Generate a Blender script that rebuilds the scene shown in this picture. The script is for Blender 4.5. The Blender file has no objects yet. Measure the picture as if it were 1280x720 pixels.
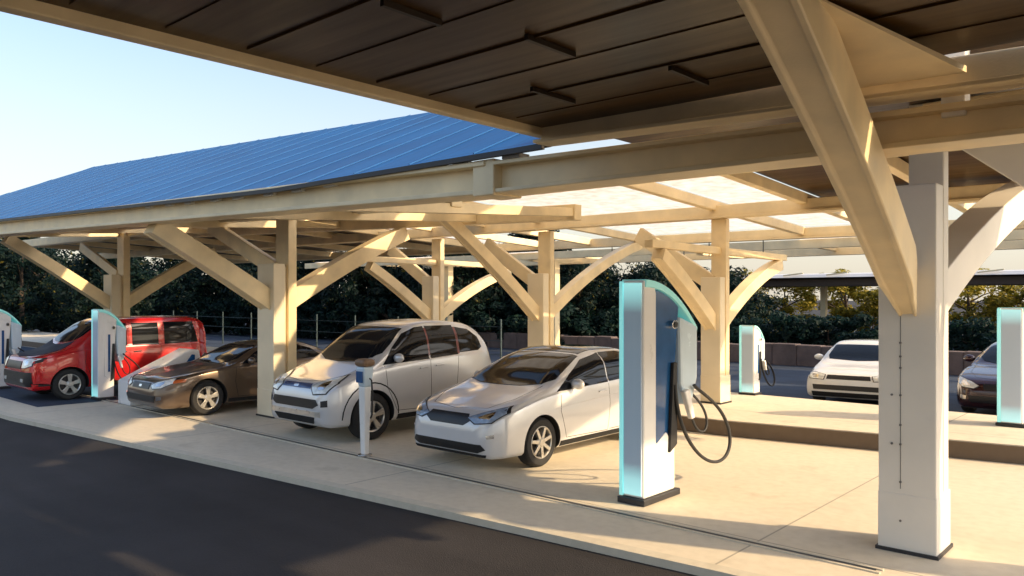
import bpy, bmesh, math, random
import numpy as np
from mathutils import Vector, Matrix
from mathutils.bvhtree import BVHTree
random.seed(7)
R = math.radians
S = bpy.context.scene
C = S.collection

# ------------------------------------------------------------------ materials
MATS = {}
def nodes(name):
    m = bpy.data.materials.new(name); m.use_nodes = True
    nt = m.node_tree
    return m, nt, nt.nodes['Principled BSDF']
def N(nt, typ, **kw):
    n = nt.nodes.new(typ)
    for k, v in kw.items():
        setattr(n, k, v)
    return n
def ramp(nt, stops):
    r = nt.nodes.new('ShaderNodeValToRGB')
    el = r.color_ramp.elements
    el[0].position = stops[0][0]; el[0].color = (*stops[0][1], 1)
    el[1].position = stops[-1][0]; el[1].color = (*stops[-1][1], 1)
    for p, c in stops[1:-1]:
        e = el.new(p); e.color = (*c, 1)
    return r
def scl(c, f): return tuple(min(1, max(0, x*f)) for x in c)

def mat(name, col, rough=.5, metal=0, coat=0, var=.12, scale=4, bump=0, bscale=60, rvar=.1, spec=.5):
    """painted or cast surface with uneven tone, uneven gloss and a fine bump"""
    m, nt, b = nodes(name)
    tc = N(nt, 'ShaderNodeTexCoord')
    n1 = N(nt, 'ShaderNodeTexNoise'); n1.inputs['Scale'].default_value = scale; n1.inputs['Detail'].default_value = 6
    nt.links.new(tc.outputs['Object'], n1.inputs['Vector'])
    r = ramp(nt, [(.3, scl(col, 1-var)), (.7, scl(col, 1+var*.6))])
    nt.links.new(n1.outputs['Fac'], r.inputs['Fac'])
    nt.links.new(r.outputs['Color'], b.inputs['Base Color'])
    b.inputs['Metallic'].default_value = metal
    b.inputs['Coat Weight'].default_value = coat
    b.inputs['Coat Roughness'].default_value = .06
    b.inputs['Specular IOR Level'].default_value = spec
    mr = N(nt, 'ShaderNodeMapRange')
    mr.inputs['To Min'].default_value = max(.02, rough-rvar); mr.inputs['To Max'].default_value = min(1, rough+rvar)
    nt.links.new(n1.outputs['Fac'], mr.inputs['Value'])
    nt.links.new(mr.outputs['Result'], b.inputs['Roughness'])
    if bump:
        n2 = N(nt, 'ShaderNodeTexNoise'); n2.inputs['Scale'].default_value = bscale; n2.inputs['Detail'].default_value = 4
        nt.links.new(tc.outputs['Object'], n2.inputs['Vector'])
        bp = N(nt, 'ShaderNodeBump'); bp.inputs['Strength'].default_value = bump; bp.inputs['Distance'].default_value = .02
        nt.links.new(n2.outputs['Fac'], bp.inputs['Height'])
        nt.links.new(bp.outputs['Normal'], b.inputs['Normal'])
    MATS[name] = m
    return m

steel = mat('painted_steel', (.88, .71, .43), .42, 0, 0, .16, 2.2, .10, 70)
steel_w = mat('white_painted_steel', (.80, .76, .68), .38, 0, 0, .08, 1.5, .06, 90)
dark_metal = mat('dark_metal', (.035, .035, .04), .5, .3, 0, .2, 10)
bolt_m = mat('bolt_steel', (.22, .21, .2), .45, .8, 0, .2, 30)
steel_c = mat('cream_plate_steel', (.86, .75, .54), .4, 0, 0, .08, 1.8, .06, 90)
white_shell = mat('white_shell', (.82, .81, .78), .3, 0, .3, .05, 3)
pale_blue = mat('pale_blue_plastic', (.62, .75, .84), .25, 0, .4, .06, 4)
navy = mat('navy_panel', (.014, .085, .24), .2, 0, .6, .2, 5)
teal = mat('teal_trim', (.10, .55, .52), .3, 0, .3, .08, 5)
rubber = mat('black_rubber', (.018, .018, .019), .65, 0, 0, .3, 20, .1, 120)
tyre_m = mat('tyre_rubber', (.02, .02, .021), .8, 0, 0, .3, 14, .2, 80)
alloy = mat('alloy_rim', (.62, .60, .56), .3, .75, .2, .12, 9)
glass_m = mat('tinted_glass', (.008, .010, .014), .06, 0, 0, .2, 2, 0, 60, .02, .3)
grille_m = mat('black_grille', (.012, .012, .014), .4, 0, 0, .3, 30)
lamp_m = mat('headlamp_lens', (.80, .80, .74), .06, .15, 1, .3, 14, 0, 60, .04)
lens_blue = mat('blue_grey_lens', (.30, .38, .50), .06, .1, 1, .3, 14, 0, 60, .04)
chrome = mat('chrome', (.7, .7, .7), .15, 1, 0, .05, 8, 0, 60, .05)
orange_lens = mat('orange_lens', (.55, .12, .03), .15, 0, 1, .1, 9)
seam_m = mat('panel_gap', (.015, .014, .013), .8)
under_m = mat('underbody', (.012, .012, .013), .9)
brown_cap = mat('brown_cap', (.22, .13, .07), .5, 0, 0, .2, 20)
paint_white = mat('pearl_white_paint', (.70, .70, .71), .28, .2, 1, .03, 3, 0, 60, .0)
paint_silver = mat('silver_white_paint', (.66, .67, .69), .28, .3, 1, .03, 3, 0, 60, .0)
paint_brown = mat('bronze_paint', (.14, .098, .068), .28, .5, 1, .05, 3, 0, 60, .0)
paint_red = mat('red_paint', (.52, .012, .015), .25, .1, 1, .05, 3, 0, 60, .0)
paint_maroon = mat('dark_maroon_paint', (.035, .008, .010), .22, .2, 1, .1, 3, 0, 60, .0)
paint_hatch = mat('solid_white_paint', (.78, .77, .74), .3, 0, 1, .03, 3, 0, 60, .0)
trunk_m = mat('bark', (.07, .05, .035), .9, 0, 0, .4, 6, .6, 25)
stone_m = mat('brown_stone', (.13, .10, .095), .9, 0, 0, .35, 2.2, .7, 8)
fence_m = mat('fence_steel', (.06, .09, .10), .6, .3, 0, .2, 9)
roof_white = mat('pale_roof_sheet', (.62, .62, .62), .5, 0, 0, .12, .8)

def concrete(name, col, joint=0, rough=.8):
    m, nt, b = nodes(name)
    tc = N(nt, 'ShaderNodeTexCoord')
    n1 = N(nt, 'ShaderNodeTexNoise'); n1.inputs['Scale'].default_value = .55; n1.inputs['Detail'].default_value = 9; n1.inputs['Roughness'].default_value = .62
    n2 = N(nt, 'ShaderNodeTexNoise'); n2.inputs['Scale'].default_value = 9; n2.inputs['Detail'].default_value = 6
    n3 = N(nt, 'ShaderNodeTexNoise'); n3.inputs['Scale'].default_value = 120; n3.inputs['Detail'].default_value = 3
    for n in (n1, n2, n3): nt.links.new(tc.outputs['Object'], n.inputs['Vector'])
    r1 = ramp(nt, [(.28, scl(col, .86)), (.46, scl(col, .98)), (.72, scl(col, 1.05))])
    nt.links.new(n1.outputs['Fac'], r1.inputs['Fac'])
    r2 = ramp(nt, [(.3, (.88, .87, .85)), (.6, (1, 1, 1))])
    nt.links.new(n2.outputs['Fac'], r2.inputs['Fac'])
    mx = N(nt, 'ShaderNodeMixRGB', blend_type='MULTIPLY'); mx.inputs[0].default_value = .7
    nt.links.new(r1.outputs['Color'], mx.inputs[1]); nt.links.new(r2.outputs['Color'], mx.inputs[2])
    # oil spots
    v = N(nt, 'ShaderNodeTexNoise'); v.inputs['Scale'].default_value = 1.7; v.inputs['Detail'].default_value = 3
    nt.links.new(tc.outputs['Object'], v.inputs['Vector'])
    r3 = ramp(nt, [(.64, (1, 1, 1)), (.74, (.62, .58, .52))])
    nt.links.new(v.outputs['Fac'], r3.inputs['Fac'])
    mx2 = N(nt, 'ShaderNodeMixRGB', blend_type='MULTIPLY'); mx2.inputs[0].default_value = .35
    nt.links.new(mx.outputs['Color'], mx2.inputs[1]); nt.links.new(r3.outputs['Color'], mx2.inputs[2])
    out = mx2.outputs['Color']
    if joint:
        sx = N(nt, 'ShaderNodeSeparateXYZ'); nt.links.new(tc.outputs['Object'], sx.inputs[0])
        prev = None
        for ax, per, off in (('X', joint, .9), ('Y', joint*1.3, 2.4)):
            a = N(nt, 'ShaderNodeMath', operation='ADD'); a.inputs[1].default_value = 200+off
            nt.links.new(sx.outputs[ax], a.inputs[0])
            f = N(nt, 'ShaderNodeMath', operation='PINGPONG'); f.inputs[1].default_value = per/2
            nt.links.new(a.outputs[0], f.inputs[0])
            g = N(nt, 'ShaderNodeMath', operation='LESS_THAN'); g.inputs[1].default_value = .010
            nt.links.new(f.outputs[0], g.inputs[0])
            if prev:
                mm = N(nt, 'ShaderNodeMath', operation='MAXIMUM')
                nt.links.new(prev, mm.inputs[0]); nt.links.new(g.outputs[0], mm.inputs[1]); prev = mm.outputs[0]
            else: prev = g.outputs[0]
        mj = N(nt, 'ShaderNodeMixRGB'); mj.inputs[2].default_value = (*scl(col, .42), 1)
        ml = N(nt, 'ShaderNodeMath', operation='MULTIPLY'); ml.inputs[1].default_value = .75
        nt.links.new(prev, ml.inputs[0]); nt.links.new(ml.outputs[0], mj.inputs[0])
        nt.links.new(out, mj.inputs[1]); out = mj.outputs['Color']
    nt.links.new(out, b.inputs['Base Color'])
    b.inputs['Roughness'].default_value = rough
    bp = N(nt, 'ShaderNodeBump'); bp.inputs['Strength'].default_value = .25; bp.inputs['Distance'].default_value = .01
    nt.links.new(n3.outputs['Fac'], bp.inputs['Height']); nt.links.new(bp.outputs['Normal'], b.inputs['Normal'])
    return m
conc = concrete('cream_concrete', (.72, .64, .50), 4.6)
conc2 = concrete('kerb_concrete', (.64, .58, .46))
step_m = concrete('shade_toned_step', (.15, .11, .075))  # shade on the step face put into a darker concrete colour
def asphalt_mat(name, col):
    m, nt, b = nodes(name)
    tc = N(nt, 'ShaderNodeTexCoord')
    n1 = N(nt, 'ShaderNodeTexNoise'); n1.inputs['Scale'].default_value = .45; n1.inputs['Detail'].default_value = 8; n1.inputs['Roughness'].default_value = .6
    v = N(nt, 'ShaderNodeTexVoronoi'); v.inputs['Scale'].default_value = 75
    n3 = N(nt, 'ShaderNodeTexNoise'); n3.inputs['Scale'].default_value = 45; n3.inputs['Detail'].default_value = 5
    mp = N(nt, 'ShaderNodeMapping'); mp.inputs['Scale'].default_value = (.25, 1.6, 1)
    nt.links.new(tc.outputs['Object'], mp.inputs['Vector'])
    n4 = N(nt, 'ShaderNodeTexNoise'); n4.inputs['Scale'].default_value = 1.2; n4.inputs['Detail'].default_value = 5
    nt.links.new(mp.outputs['Vector'], n4.inputs['Vector'])
    for n in (n1, v, n3): nt.links.new(tc.outputs['Object'], n.inputs['Vector'])
    r1 = ramp(nt, [(.3, scl(col, .72)), (.5, col), (.72, scl(col, 1.35))])
    nt.links.new(n1.outputs['Fac'], r1.inputs['Fac'])
    r2 = ramp(nt, [(.0, (.6, .6, .6)), (.5, (1.0, 1.0, 1.0))])
    nt.links.new(n3.outputs['Fac'], r2.inputs['Fac'])
    mx = N(nt, 'ShaderNodeMixRGB', blend_type='MULTIPLY'); mx.inputs[0].default_value = .8
    nt.links.new(r1.outputs['Color'], mx.inputs[1]); nt.links.new(r2.outputs['Color'], mx.inputs[2])
    r4 = ramp(nt, [(.35, (.75, .75, .75)), (.65, (1, 1, 1))])
    nt.links.new(n4.outputs['Fac'], r4.inputs['Fac'])
    mx2 = N(nt, 'ShaderNodeMixRGB', blend_type='MULTIPLY'); mx2.inputs[0].default_value = .8
    nt.links.new(mx.outputs['Color'], mx2.inputs[1]); nt.links.new(r4.outputs['Color'], mx2.inputs[2])
    nt.links.new(mx2.outputs['Color'], b.inputs['Base Color'])
    b.inputs['Roughness'].default_value = .82
    b.inputs['Specular IOR Level'].default_value = .3
    bp = N(nt, 'ShaderNodeBump'); bp.inputs['Strength'].default_value = .5; bp.inputs['Distance'].default_value = .008
    nt.links.new(v.outputs['Distance'], bp.inputs['Height']); nt.links.new(bp.outputs['Normal'], b.inputs['Normal'])
    return m
asphalt = asphalt_mat('asphalt', (.036, .033, .034))
asphalt_b = asphalt_mat('sky_tinted_asphalt', (.045, .064, .10))  # blue sky reflection put into the base colour

def solar_mat(name):
    m, nt, b = nodes(name)
    tc = N(nt, 'ShaderNodeTexCoord')
    n1 = N(nt, 'ShaderNodeTexNoise'); n1.inputs['Scale'].default_value = .6; n1.inputs['Detail'].default_value = 5
    nt.links.new(tc.outputs['Object'], n1.inputs['Vector'])
    r = ramp(nt, [(.3, (.0, .065, .22)), (.7, (.0, .10, .31))])
    nt.links.new(n1.outputs['Fac'], r.inputs['Fac'])
    sx = N(nt, 'ShaderNodeSeparateXYZ'); nt.links.new(tc.outputs['Object'], sx.inputs[0])
    prev = None
    for ax, per, w in (('X', .17, .006), ('Y', .17, .006), ('X', 1.02, .016), ('Y', 1.6, .016)):
        a = N(nt, 'ShaderNodeMath', operation='ADD'); a.inputs[1].default_value = 100
        nt.links.new(sx.outputs[ax], a.inputs[0])
        f = N(nt, 'ShaderNodeMath', operation='PINGPONG'); f.inputs[1].default_value = per/2
        nt.links.new(a.outputs[0], f.inputs[0])
        g = N(nt, 'ShaderNodeMath', operation='LESS_THAN'); g.inputs[1].default_value = w
        nt.links.new(f.outputs[0], g.inputs[0])
        k = N(nt, 'ShaderNodeMath', operation='MULTIPLY'); k.inputs[1].default_value = .35 if per < .5 else 1
        nt.links.new(g.outputs[0], k.inputs[0])
        if prev:
            mm = N(nt, 'ShaderNodeMath', operation='MAXIMUM')
            nt.links.new(prev, mm.inputs[0]); nt.links.new(k.outputs[0], mm.inputs[1]); prev = mm.outputs[0]
        else: prev = k.outputs[0]
    mj = N(nt, 'ShaderNodeMixRGB'); mj.inputs[2].default_value = (.004, .035, .13, 1)
    ml = N(nt, 'ShaderNodeMath', operation='MULTIPLY'); ml.inputs[1].default_value = .5
    nt.links.new(prev, ml.inputs[0]); nt.links.new(ml.outputs[0], mj.inputs[0])
    nt.links.new(r.outputs['Color'], mj.inputs[1])
    nt.links.new(mj.outputs['Color'], b.inputs['Base Color'])
    b.inputs['Roughness'].default_value = .38
    b.inputs['Specular IOR Level'].default_value = .10
    return m
solar = solar_mat('blue_solar_glass')

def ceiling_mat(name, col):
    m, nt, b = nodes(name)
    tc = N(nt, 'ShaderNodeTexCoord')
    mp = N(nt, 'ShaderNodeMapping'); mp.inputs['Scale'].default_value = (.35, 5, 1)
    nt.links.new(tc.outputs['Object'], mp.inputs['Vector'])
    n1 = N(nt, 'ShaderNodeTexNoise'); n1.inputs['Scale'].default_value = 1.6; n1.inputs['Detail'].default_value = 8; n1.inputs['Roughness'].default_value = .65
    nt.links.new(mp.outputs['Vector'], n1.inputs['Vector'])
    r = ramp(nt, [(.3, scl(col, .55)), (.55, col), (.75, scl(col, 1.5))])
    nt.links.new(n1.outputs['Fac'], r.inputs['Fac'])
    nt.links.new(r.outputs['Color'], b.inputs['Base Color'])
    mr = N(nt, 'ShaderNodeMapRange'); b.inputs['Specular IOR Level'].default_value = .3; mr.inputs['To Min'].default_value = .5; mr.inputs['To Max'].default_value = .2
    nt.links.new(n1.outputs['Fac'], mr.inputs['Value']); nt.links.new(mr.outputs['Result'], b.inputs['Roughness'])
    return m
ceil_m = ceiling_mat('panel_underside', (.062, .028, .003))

def leaf_mat(name, stops):
    m, nt, b = nodes(name)
    g = N(nt, 'ShaderNodeNewGeometry')
    r = ramp(nt, stops)
    nt.links.new(g.outputs['Random Per Island'], r.inputs['Fac'])
    nt.links.new(r.outputs['Color'], b.inputs['Base Color'])
    b.inputs['Roughness'].default_value = .6
    b.inputs['Specular IOR Level'].default_value = .25
    tr = N(nt, 'ShaderNodeBsdfTranslucent')
    nt.links.new(r.outputs['Color'], tr.inputs['Color'])
    ms = N(nt, 'ShaderNodeMixShader'); ms.inputs[0].default_value = .42
    out = nt.nodes['Material Output']
    nt.links.new(b.outputs[0], ms.inputs[1]); nt.links.new(tr.outputs[0], ms.inputs[2])
    nt.links.new(ms.outputs[0], out.inputs['Surface'])
    return m
leaf_dark = leaf_mat('dark_leaves', [(0, (.003, .014, .014)), (.6, (.005, .020, .017)), (.965, (.010, .028, .016)), (1, (.16, .13, .02))])  # last stop colours a few leaves gold as if sunlit
leaf_gold = leaf_mat('sunlit_gold_leaves', [(0, (.08, .09, .012)), (.45, (.28, .24, .025)), (1, (.45, .34, .05))])  # sunlight on the crowns put into bright golden leaf colours
leaf_hedge = leaf_mat('hedge_leaves', [(0, (.005, .022, .022)), (.7, (.008, .030, .026)), (1, (.014, .04, .024))])

def glow_mat(name, base, emit, lo, hi, strength):
    """back-lit light panel: LED rows at its two ends"""
    m, nt, b = nodes(name)
    tc = N(nt, 'ShaderNodeTexCoord'); sx = N(nt, 'ShaderNodeSeparateXYZ')
    nt.links.new(tc.outputs['Generated'], sx.inputs[0])
    r = ramp(nt, [(0, (1, 1, 1)), (lo*.5, (.75,)*3), (lo, (.06,)*3), (hi, (.06,)*3), (1-(1-hi)*.5, (.6,)*3), (1, (1, 1, 1))])
    nt.links.new(sx.outputs['Z'], r.inputs['Fac'])
    b.inputs['Base Color'].default_value = (*base, 1)
    b.inputs['Roughness'].default_value = .18
    b.inputs['Emission Color'].default_value = (*emit, 1)
    ml = N(nt, 'ShaderNodeMath', operation='MULTIPLY'); ml.inputs[1].default_value = strength
    nt.links.new(r.outputs['Color'], ml.inputs[0])
    nt.links.new(ml.outputs[0], b.inputs['Emission Strength'])
    return m
light_panel = glow_mat('backlit_panel', (.48, .55, .68), (.30, .85, .80), .15, .86, .34)
def led_mat(name, emit, strength):
    m, nt, b = nodes(name)
    b.inputs['Base Color'].default_value = (.4, .8, .78, 1)
    b.inputs['Roughness'].default_value = .3
    b.inputs['Emission Color'].default_value = (*emit, 1)
    n = N(nt, 'ShaderNodeTexNoise'); n.inputs['Scale'].default_value = 3
    mr = N(nt, 'ShaderNodeMapRange'); mr.inputs['To Min'].default_value = strength*.75; mr.inputs['To Max'].default_value = strength*1.2
    nt.links.new(n.outputs['Fac'], mr.inputs['Value']); nt.links.new(mr.outputs['Result'], b.inputs['Emission Strength'])
    return m
led = led_mat('cyan_led', (.25, .80, .80), .22)
led_soft = led_mat('cyan_glow_hood', (.15, .75, .70), .08)

# ------------------------------------------------------------------ builders
class B:
    """a bmesh that collects shapes and becomes ONE mesh object"""
    def __init__(s): s.bm = bmesh.new()
    def quadmesh(s, verts, faces):
        v = [s.bm.verts.new(p) for p in verts]
        for f in faces:
            try: s.bm.faces.new([v[i] for i in f])
            except ValueError: pass
    def box(s, x0, x1, y0, y1, z0, z1):
        s.quadmesh([(x0,y0,z0),(x1,y0,z0),(x1,y1,z0),(x0,y1,z0),(x0,y0,z1),(x1,y0,z1),(x1,y1,z1),(x0,y1,z1)],
                   [(3,2,1,0),(4,5,6,7),(0,1,5,4),(1,2,6,5),(2,3,7,6),(3,0,4,7)])
        return s
    def bar(s, a, b, w, h, w2=None, h2=None, side=None):
        """bar from a to b: w sideways, h across; w2/h2 at end b"""
        a, b = Vector(a), Vector(b); d = (b-a).normalized()
        sd = Vector(side).normalized() if side else d.cross(Vector((0,0,1)))
        if sd.length < 1e-4: sd = Vector((1,0,0))
        sd = (sd - d*sd.dot(d)).normalized()
        u = sd.cross(d).normalized()
        w2 = w2 or w; h2 = h2 or h
        vs = []
        for p, ww, hh in ((a, w, h), (b, w2, h2)):
            for i, j in ((-1,-1),(1,-1),(1,1),(-1,1)):
                vs.append(p + sd*i*ww/2 + u*j*hh/2)
        s.quadmesh(vs, [(3,2,1,0),(4,5,6,7),(0,1,5,4),(1,2,6,5),(2,3,7,6),(3,0,4,7)])
        return s
    def tube(s, pts, r, n=10):
        pts = [Vector(p) for p in pts]; rings = []
        prev = None
        for i, p in enumerate(pts):
            d = (pts[min(i+1, len(pts)-1)] - pts[max(i-1, 0)]).normalized()
            if prev is None:
                a = d.cross(Vector((0,0,1)))
                if a.length < 1e-3: a = d.cross(Vector((1,0,0)))
            else: a = prev - d*prev.dot(d)
            a.normalize(); prev = a; c = d.cross(a)
            rr = r[i] if isinstance(r, (list, tuple)) else r
            rings.append([s.bm.verts.new(p + a*rr*math.cos(t) + c*rr*math.sin(t)) for t in [2*math.pi*k/n for k in range(n)]])
        for q, w in zip(rings, rings[1:]):
            for k in range(n): s.bm.faces.new((q[k], q[(k+1)%n], w[(k+1)%n], w[k]))
        s.bm.faces.new(rings[0][::-1]); s.bm.faces.new(rings[-1])
        return s
    def prism(s, poly, axis, a, b):
        """polygon in the plane across axis, extruded from a to b"""
        def P(p, t):
            return {'x': (t, p[0], p[1]), 'y': (p[0], t, p[1]), 'z': (p[0], p[1], t)}[axis]
        n = len(poly)
        s.quadmesh([P(p, a) for p in poly] + [P(p, b) for p in poly],
                   [tuple(range(n))[::-1], tuple(range(n, 2*n))] + [(i, (i+1)%n, n+(i+1)%n, n+i) for i in range(n)])
        return s
    def lathe_x(s, prof, n=40, x0=0):
        """profile [(x, r)...] turned about the x axis"""
        rings = [[s.bm.verts.new((x0+x, r*math.cos(2*math.pi*k/n), r*math.sin(2*math.pi*k/n))) for k in range(n)] for x, r in prof]
        for q, w in zip(rings, rings[1:]):
            for k in range(n): s.bm.faces.new((q[k], q[(k+1)%n], w[(k+1)%n], w[k]))
        return s
def obj(name, b, m, parent=None, bevel=0, smooth=False, angle=35):
    bm = b.bm if isinstance(b, B) else b
    if parent is not None and WORLD[0]:
        off = Vector((0,0,0)); p = parent
        while p is not None: off += p.location; p = p.parent
        bmesh.ops.translate(bm, verts=bm.verts, vec=-off)
    bmesh.ops.recalc_face_normals(bm, faces=bm.faces)
    me = bpy.data.meshes.new(name); bm.to_mesh(me); bm.free()
    for mm in (m if isinstance(m, (list, tuple)) else [m]): me.materials.append(mm)
    if smooth:
        me.polygons.foreach_set('use_smooth', [True]*len(me.polygons))
        me.set_sharp_from_angle(angle=R(angle))
    o = bpy.data.objects.new(name, me); C.objects.link(o); o.parent = parent
    if bevel:
        md = o.modifiers.new('edge', 'BEVEL'); md.width = bevel; md.segments = 2; md.limit_method = 'ANGLE'; md.angle_limit = R(40)
    return o
WORLD = [True]      # shapes given in world coordinates (True) or in the thing's own (False)
def tag(o, label, cat, group=None):
    o['label'] = label; o['category'] = cat
    if group: o['group'] = group
    return o
def thing(name, loc, label, cat, group=None):
    o = bpy.data.objects.new(name, None); o.empty_display_size = .2; C.objects.link(o); o.location = loc
    return tag(o, label, cat, group)
def struct(name, b, m, kind='structure', **kw):
    o = obj(name, b, m, None, **kw); o['kind'] = kind; return o
def kids(o): return [c for c in bpy.data.objects if c.parent == o]
def copy_tree(o, parent=None):
    c = o.copy(); C.objects.link(c); c.parent = parent
    for ch in kids(o): copy_tree(ch, c)
    return c

# ------------------------------------------------------------------ ground
b = B(); b.quadmesh([(-400,-400,-.07),(400,-400,-.07),(400,400,-.07),(-400,400,-.07)], [(0,1,2,3)])
struct('ground', b, asphalt)
# concrete parking apron, its road edge runs slightly askew
b = B()
edge = [(-60, 3.7), (-16.7, 4.68), (-10, 5.30), (-5.0, 5.74), (-3.0, 5.90), (12, 6.9)]
top = [(x, y, 0) for x, y in edge] + [(12, 12.9, 0), (-.5, 12.6, 0), (-5.9, 11.7, 0), (-60, 11.7, 0)]
n = len(top)
b.quadmesh(top + [(x, y, -.08) for x, y, z in top], [tuple(range(n))] + [(i, (i+1)%n, n+(i+1)%n, n+i) for i in range(n)])
struct('parking_apron', b, conc)
b = B()
for (x0, y0), (x1, y1) in zip(edge, edge[1:]):
    b.quadmesh([(x0,y0-.005,.004),(x1,y1-.005,.004),(x1,y1+.14,.004),(x0,y0+.14,.004),(x0,y0-.005,-.1),(x1,y1-.005,-.1)], [(0,1,2,3),(4,5,1,0)])
struct('kerb', b, conc2)
# raised rear pavement behind a step
b = B()
p = [(-60,11.7),(-5.9,11.7),(-.5,12.6),(12,12.9),(12,15.2),(-60,15.2)]
n = len(p)
b.quadmesh([(x,y,.25) for x,y in p] + [(x,y,-.05) for x,y in p], [tuple(range(n))] + [(i,(i+1)%n,n+(i+1)%n,n+i) for i in range(n)])
struct('rear_pavement', b, conc)
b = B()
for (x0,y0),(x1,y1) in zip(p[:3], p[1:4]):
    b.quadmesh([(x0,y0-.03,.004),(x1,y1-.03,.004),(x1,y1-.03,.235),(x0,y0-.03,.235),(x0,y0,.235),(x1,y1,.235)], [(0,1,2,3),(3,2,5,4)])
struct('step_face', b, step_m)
b = B(); b.quadmesh([(-60,15.2,-.01),(30,15.2,-.01),(30,60,-.01),(-60,60,-.01)], [(0,1,2,3)])
struct('rear_car_park', b, asphalt_b)
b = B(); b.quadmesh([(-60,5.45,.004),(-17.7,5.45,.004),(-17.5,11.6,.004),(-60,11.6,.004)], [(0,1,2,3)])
struct('blue_grey_bay', b, asphalt_b)  # thin dark blue sheet over the slab at the left bays
# slot drain along the front of the bays
b = B()
for i in range(60):
    x0 = -2.05 - i*.42
    b.box(x0-.415, x0, 6.74, 6.80, -.01, .008)
struct('slot_drain', b, dark_metal)
b = B(); b.box(-27.3,-2.0,6.80,6.83,-.01,.012); b.box(-27.3,-2.0,6.71,6.74,-.01,.012)
struct('drain_edging', b, conc2)

# ------------------------------------------------------------------ carports
def column(root, x, y, w, d, zbox, ztop, z0=0, front=None, rear=None, side=None, bw=.34, bh=.34, ms=steel, mp=steel_w, bolts=False, mf=None, curve=.04):
    """post (the part) with plinth, face plate, braces and bolts as its sub-parts; x, y is the front-face centre"""
    b = B(); b.box(x-w*(.14 if bolts else .30), x+w*.50-.012, y+d*.64, y+d, z0, ztop)
    post = obj('column', b, ms, root, .012)
    b = B(); b.box(x-w/2-.004, x+w/2+.004, y-.004, y+d+.004, z0+.015, z0+.52)
    obj('plinth', b, mp, post, .012)
    b = B(); b.box(x-w/2-.02, x+w/2+.02, y-.02, y+d+.02, z0, z0+.03)
    obj('base_plate', b, dark_metal, post)
    b = B(); b.box(x-w/2, x+w/2, y, y+d*.48, z0+.5, zbox)
    fp = obj('face_plate', b, mp, post, .012)
    b = B(); b.box(x-w*.30, x+w*.36, y+d*.46, y+d*.64, z0+.5, min(zbox, ztop)-.05)
    obj('web_plate', b, mp, post)
    if bolts:
        b = B(); b.box(x-.0025-.05, x+.0025-.05, y-.003, y+.004, z0+.56, zbox-1.1)
        obj('seam_strip', b, bolt_m, post)
        for z in (.28, .62, .95, 1.12, 1.38, 1.62, 1.72, 1.84):
            for dx in ((-.05,) if z not in (.95, 1.38) else (-.12, -.05)):
                b = B(); b.tube([(x+dx, y-.012, z0+z), (x+dx, y+.01, z0+z)], .010, 8)
                obj('bolt', b, bolt_m, post)
    for end, base in ((front, y+d*.05), (rear, y+d*.95)):
        if not end: continue
        zb, tip, ww = end
        sgn = -1 if base < y+d*.5 else 1
        a = Vector((x, base - sgn*.04, zb)); e = Vector(tip); hw = ww/2
        ctl = a.lerp(e, .5) + Vector((0, 0, curve*(e-a).length*(1 if sgn > 0 else .45)))
        ns = 14; secs = []
        for i in range(ns+1):
            u = i/ns
            p = a*(1-u)**2 + ctl*2*u*(1-u) + e*u*u
            tg = ((ctl-a)*(1-u) + (e-ctl)*u).normalized()
            nr = (Vector((0,0,1)) - tg*tg.z).normalized()
            h = bh*(1-.12*u)
            if i == 0: nr, h = Vector((0,0,1)), h/max(.35, nr.z)   # foot cut upright against the column
            secs.append((p, nr, h))
        b = B(); sx = Vector((1,0,0)); rings = []
        for p, nr, h in secs:
            # box with a shallow lip along both lower edges
            q = [(-hw,-.5*h),(-hw+.045,-.5*h),(-hw+.05,-.5*h+.022),(hw-.05,-.5*h+.022),(hw-.045,-.5*h),(hw,-.5*h),(hw,.5*h),(-hw,.5*h)]
            tp = .5+.5*min(1, len(rings)/2) if bolts and sgn < 0 else 1      # the big arm narrows to its foot
            rings.append([b.bm.verts.new(p + sx*u*tp + nr*v) for u, v in q])
        for r0, r1 in zip(rings, rings[1:]):
            for k in range(8): b.bm.faces.new((r0[k], r0[(k+1)%8], r1[(k+1)%8], r1[k]))
        b.bm.faces.new(rings[0][::-1]); b.bm.faces.new(rings[-1])
        br = obj('brace', b, (mf or ms) if sgn < 0 else ms, post, .012, True, 30)
    if side:
        zb, tip = side
        a = Vector((x-w*.3, y+d*.7, zb)); b = B()
        b.bar(a, tip, .12, .30, side=(0,1,0)); obj('brace', b, ms, post, .015)
    return post

# --- carport with the blue solar roof over the left bays
car1 = thing('solar_carport', (-13.1, 8, 0), 'cream steel carport with a sloping blue solar roof over the left parking bays', 'carport')
tl = .030
def ez(x, z): return z + tl*max(0, (-9.0 - x))
column(car1, -13.15, 7.85, .56, .50, 2.85, 4.55, front=(2.15, (-13.15, 5.75, 3.42), .34), rear=(2.15, (-13.15, 11.2, 3.62), .30), side=(2.75, (-15.9, 8.2, 3.75)), mp=steel_c)
column(car1, -25.0, 9.6, .62, .55, 2.9, 5.0, front=(2.0, (-25.0, 6.9, 3.85), .36), rear=(2.0, (-25.0, 13.0, 3.75), .32), side=(2.9, (-28.2, 10.0, 3.9)), mp=steel_c)
xa, xb = -33.0, -4.55
b = B(); b.bar((xb-.7, 5.74, ez(xb, 3.40)), (xa, 5.74, ez(xa, 3.40)), .26, .26); obj('eave_beam', b, steel, car1, .015)
b = B(); b.bar((xb-.7, 5.70, ez(xb, 3.535)), (xa, 5.70, ez(xa, 3.535)), .44, .05); obj('eave_flange', b, steel, car1, .01)
b = B(); b.bar((xb-.7, 5.70, ez(xb, 3.265)), (xa, 5.70, ez(xa, 3.265)), .38, .05); obj('eave_flange', b, steel, car1, .01)
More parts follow.
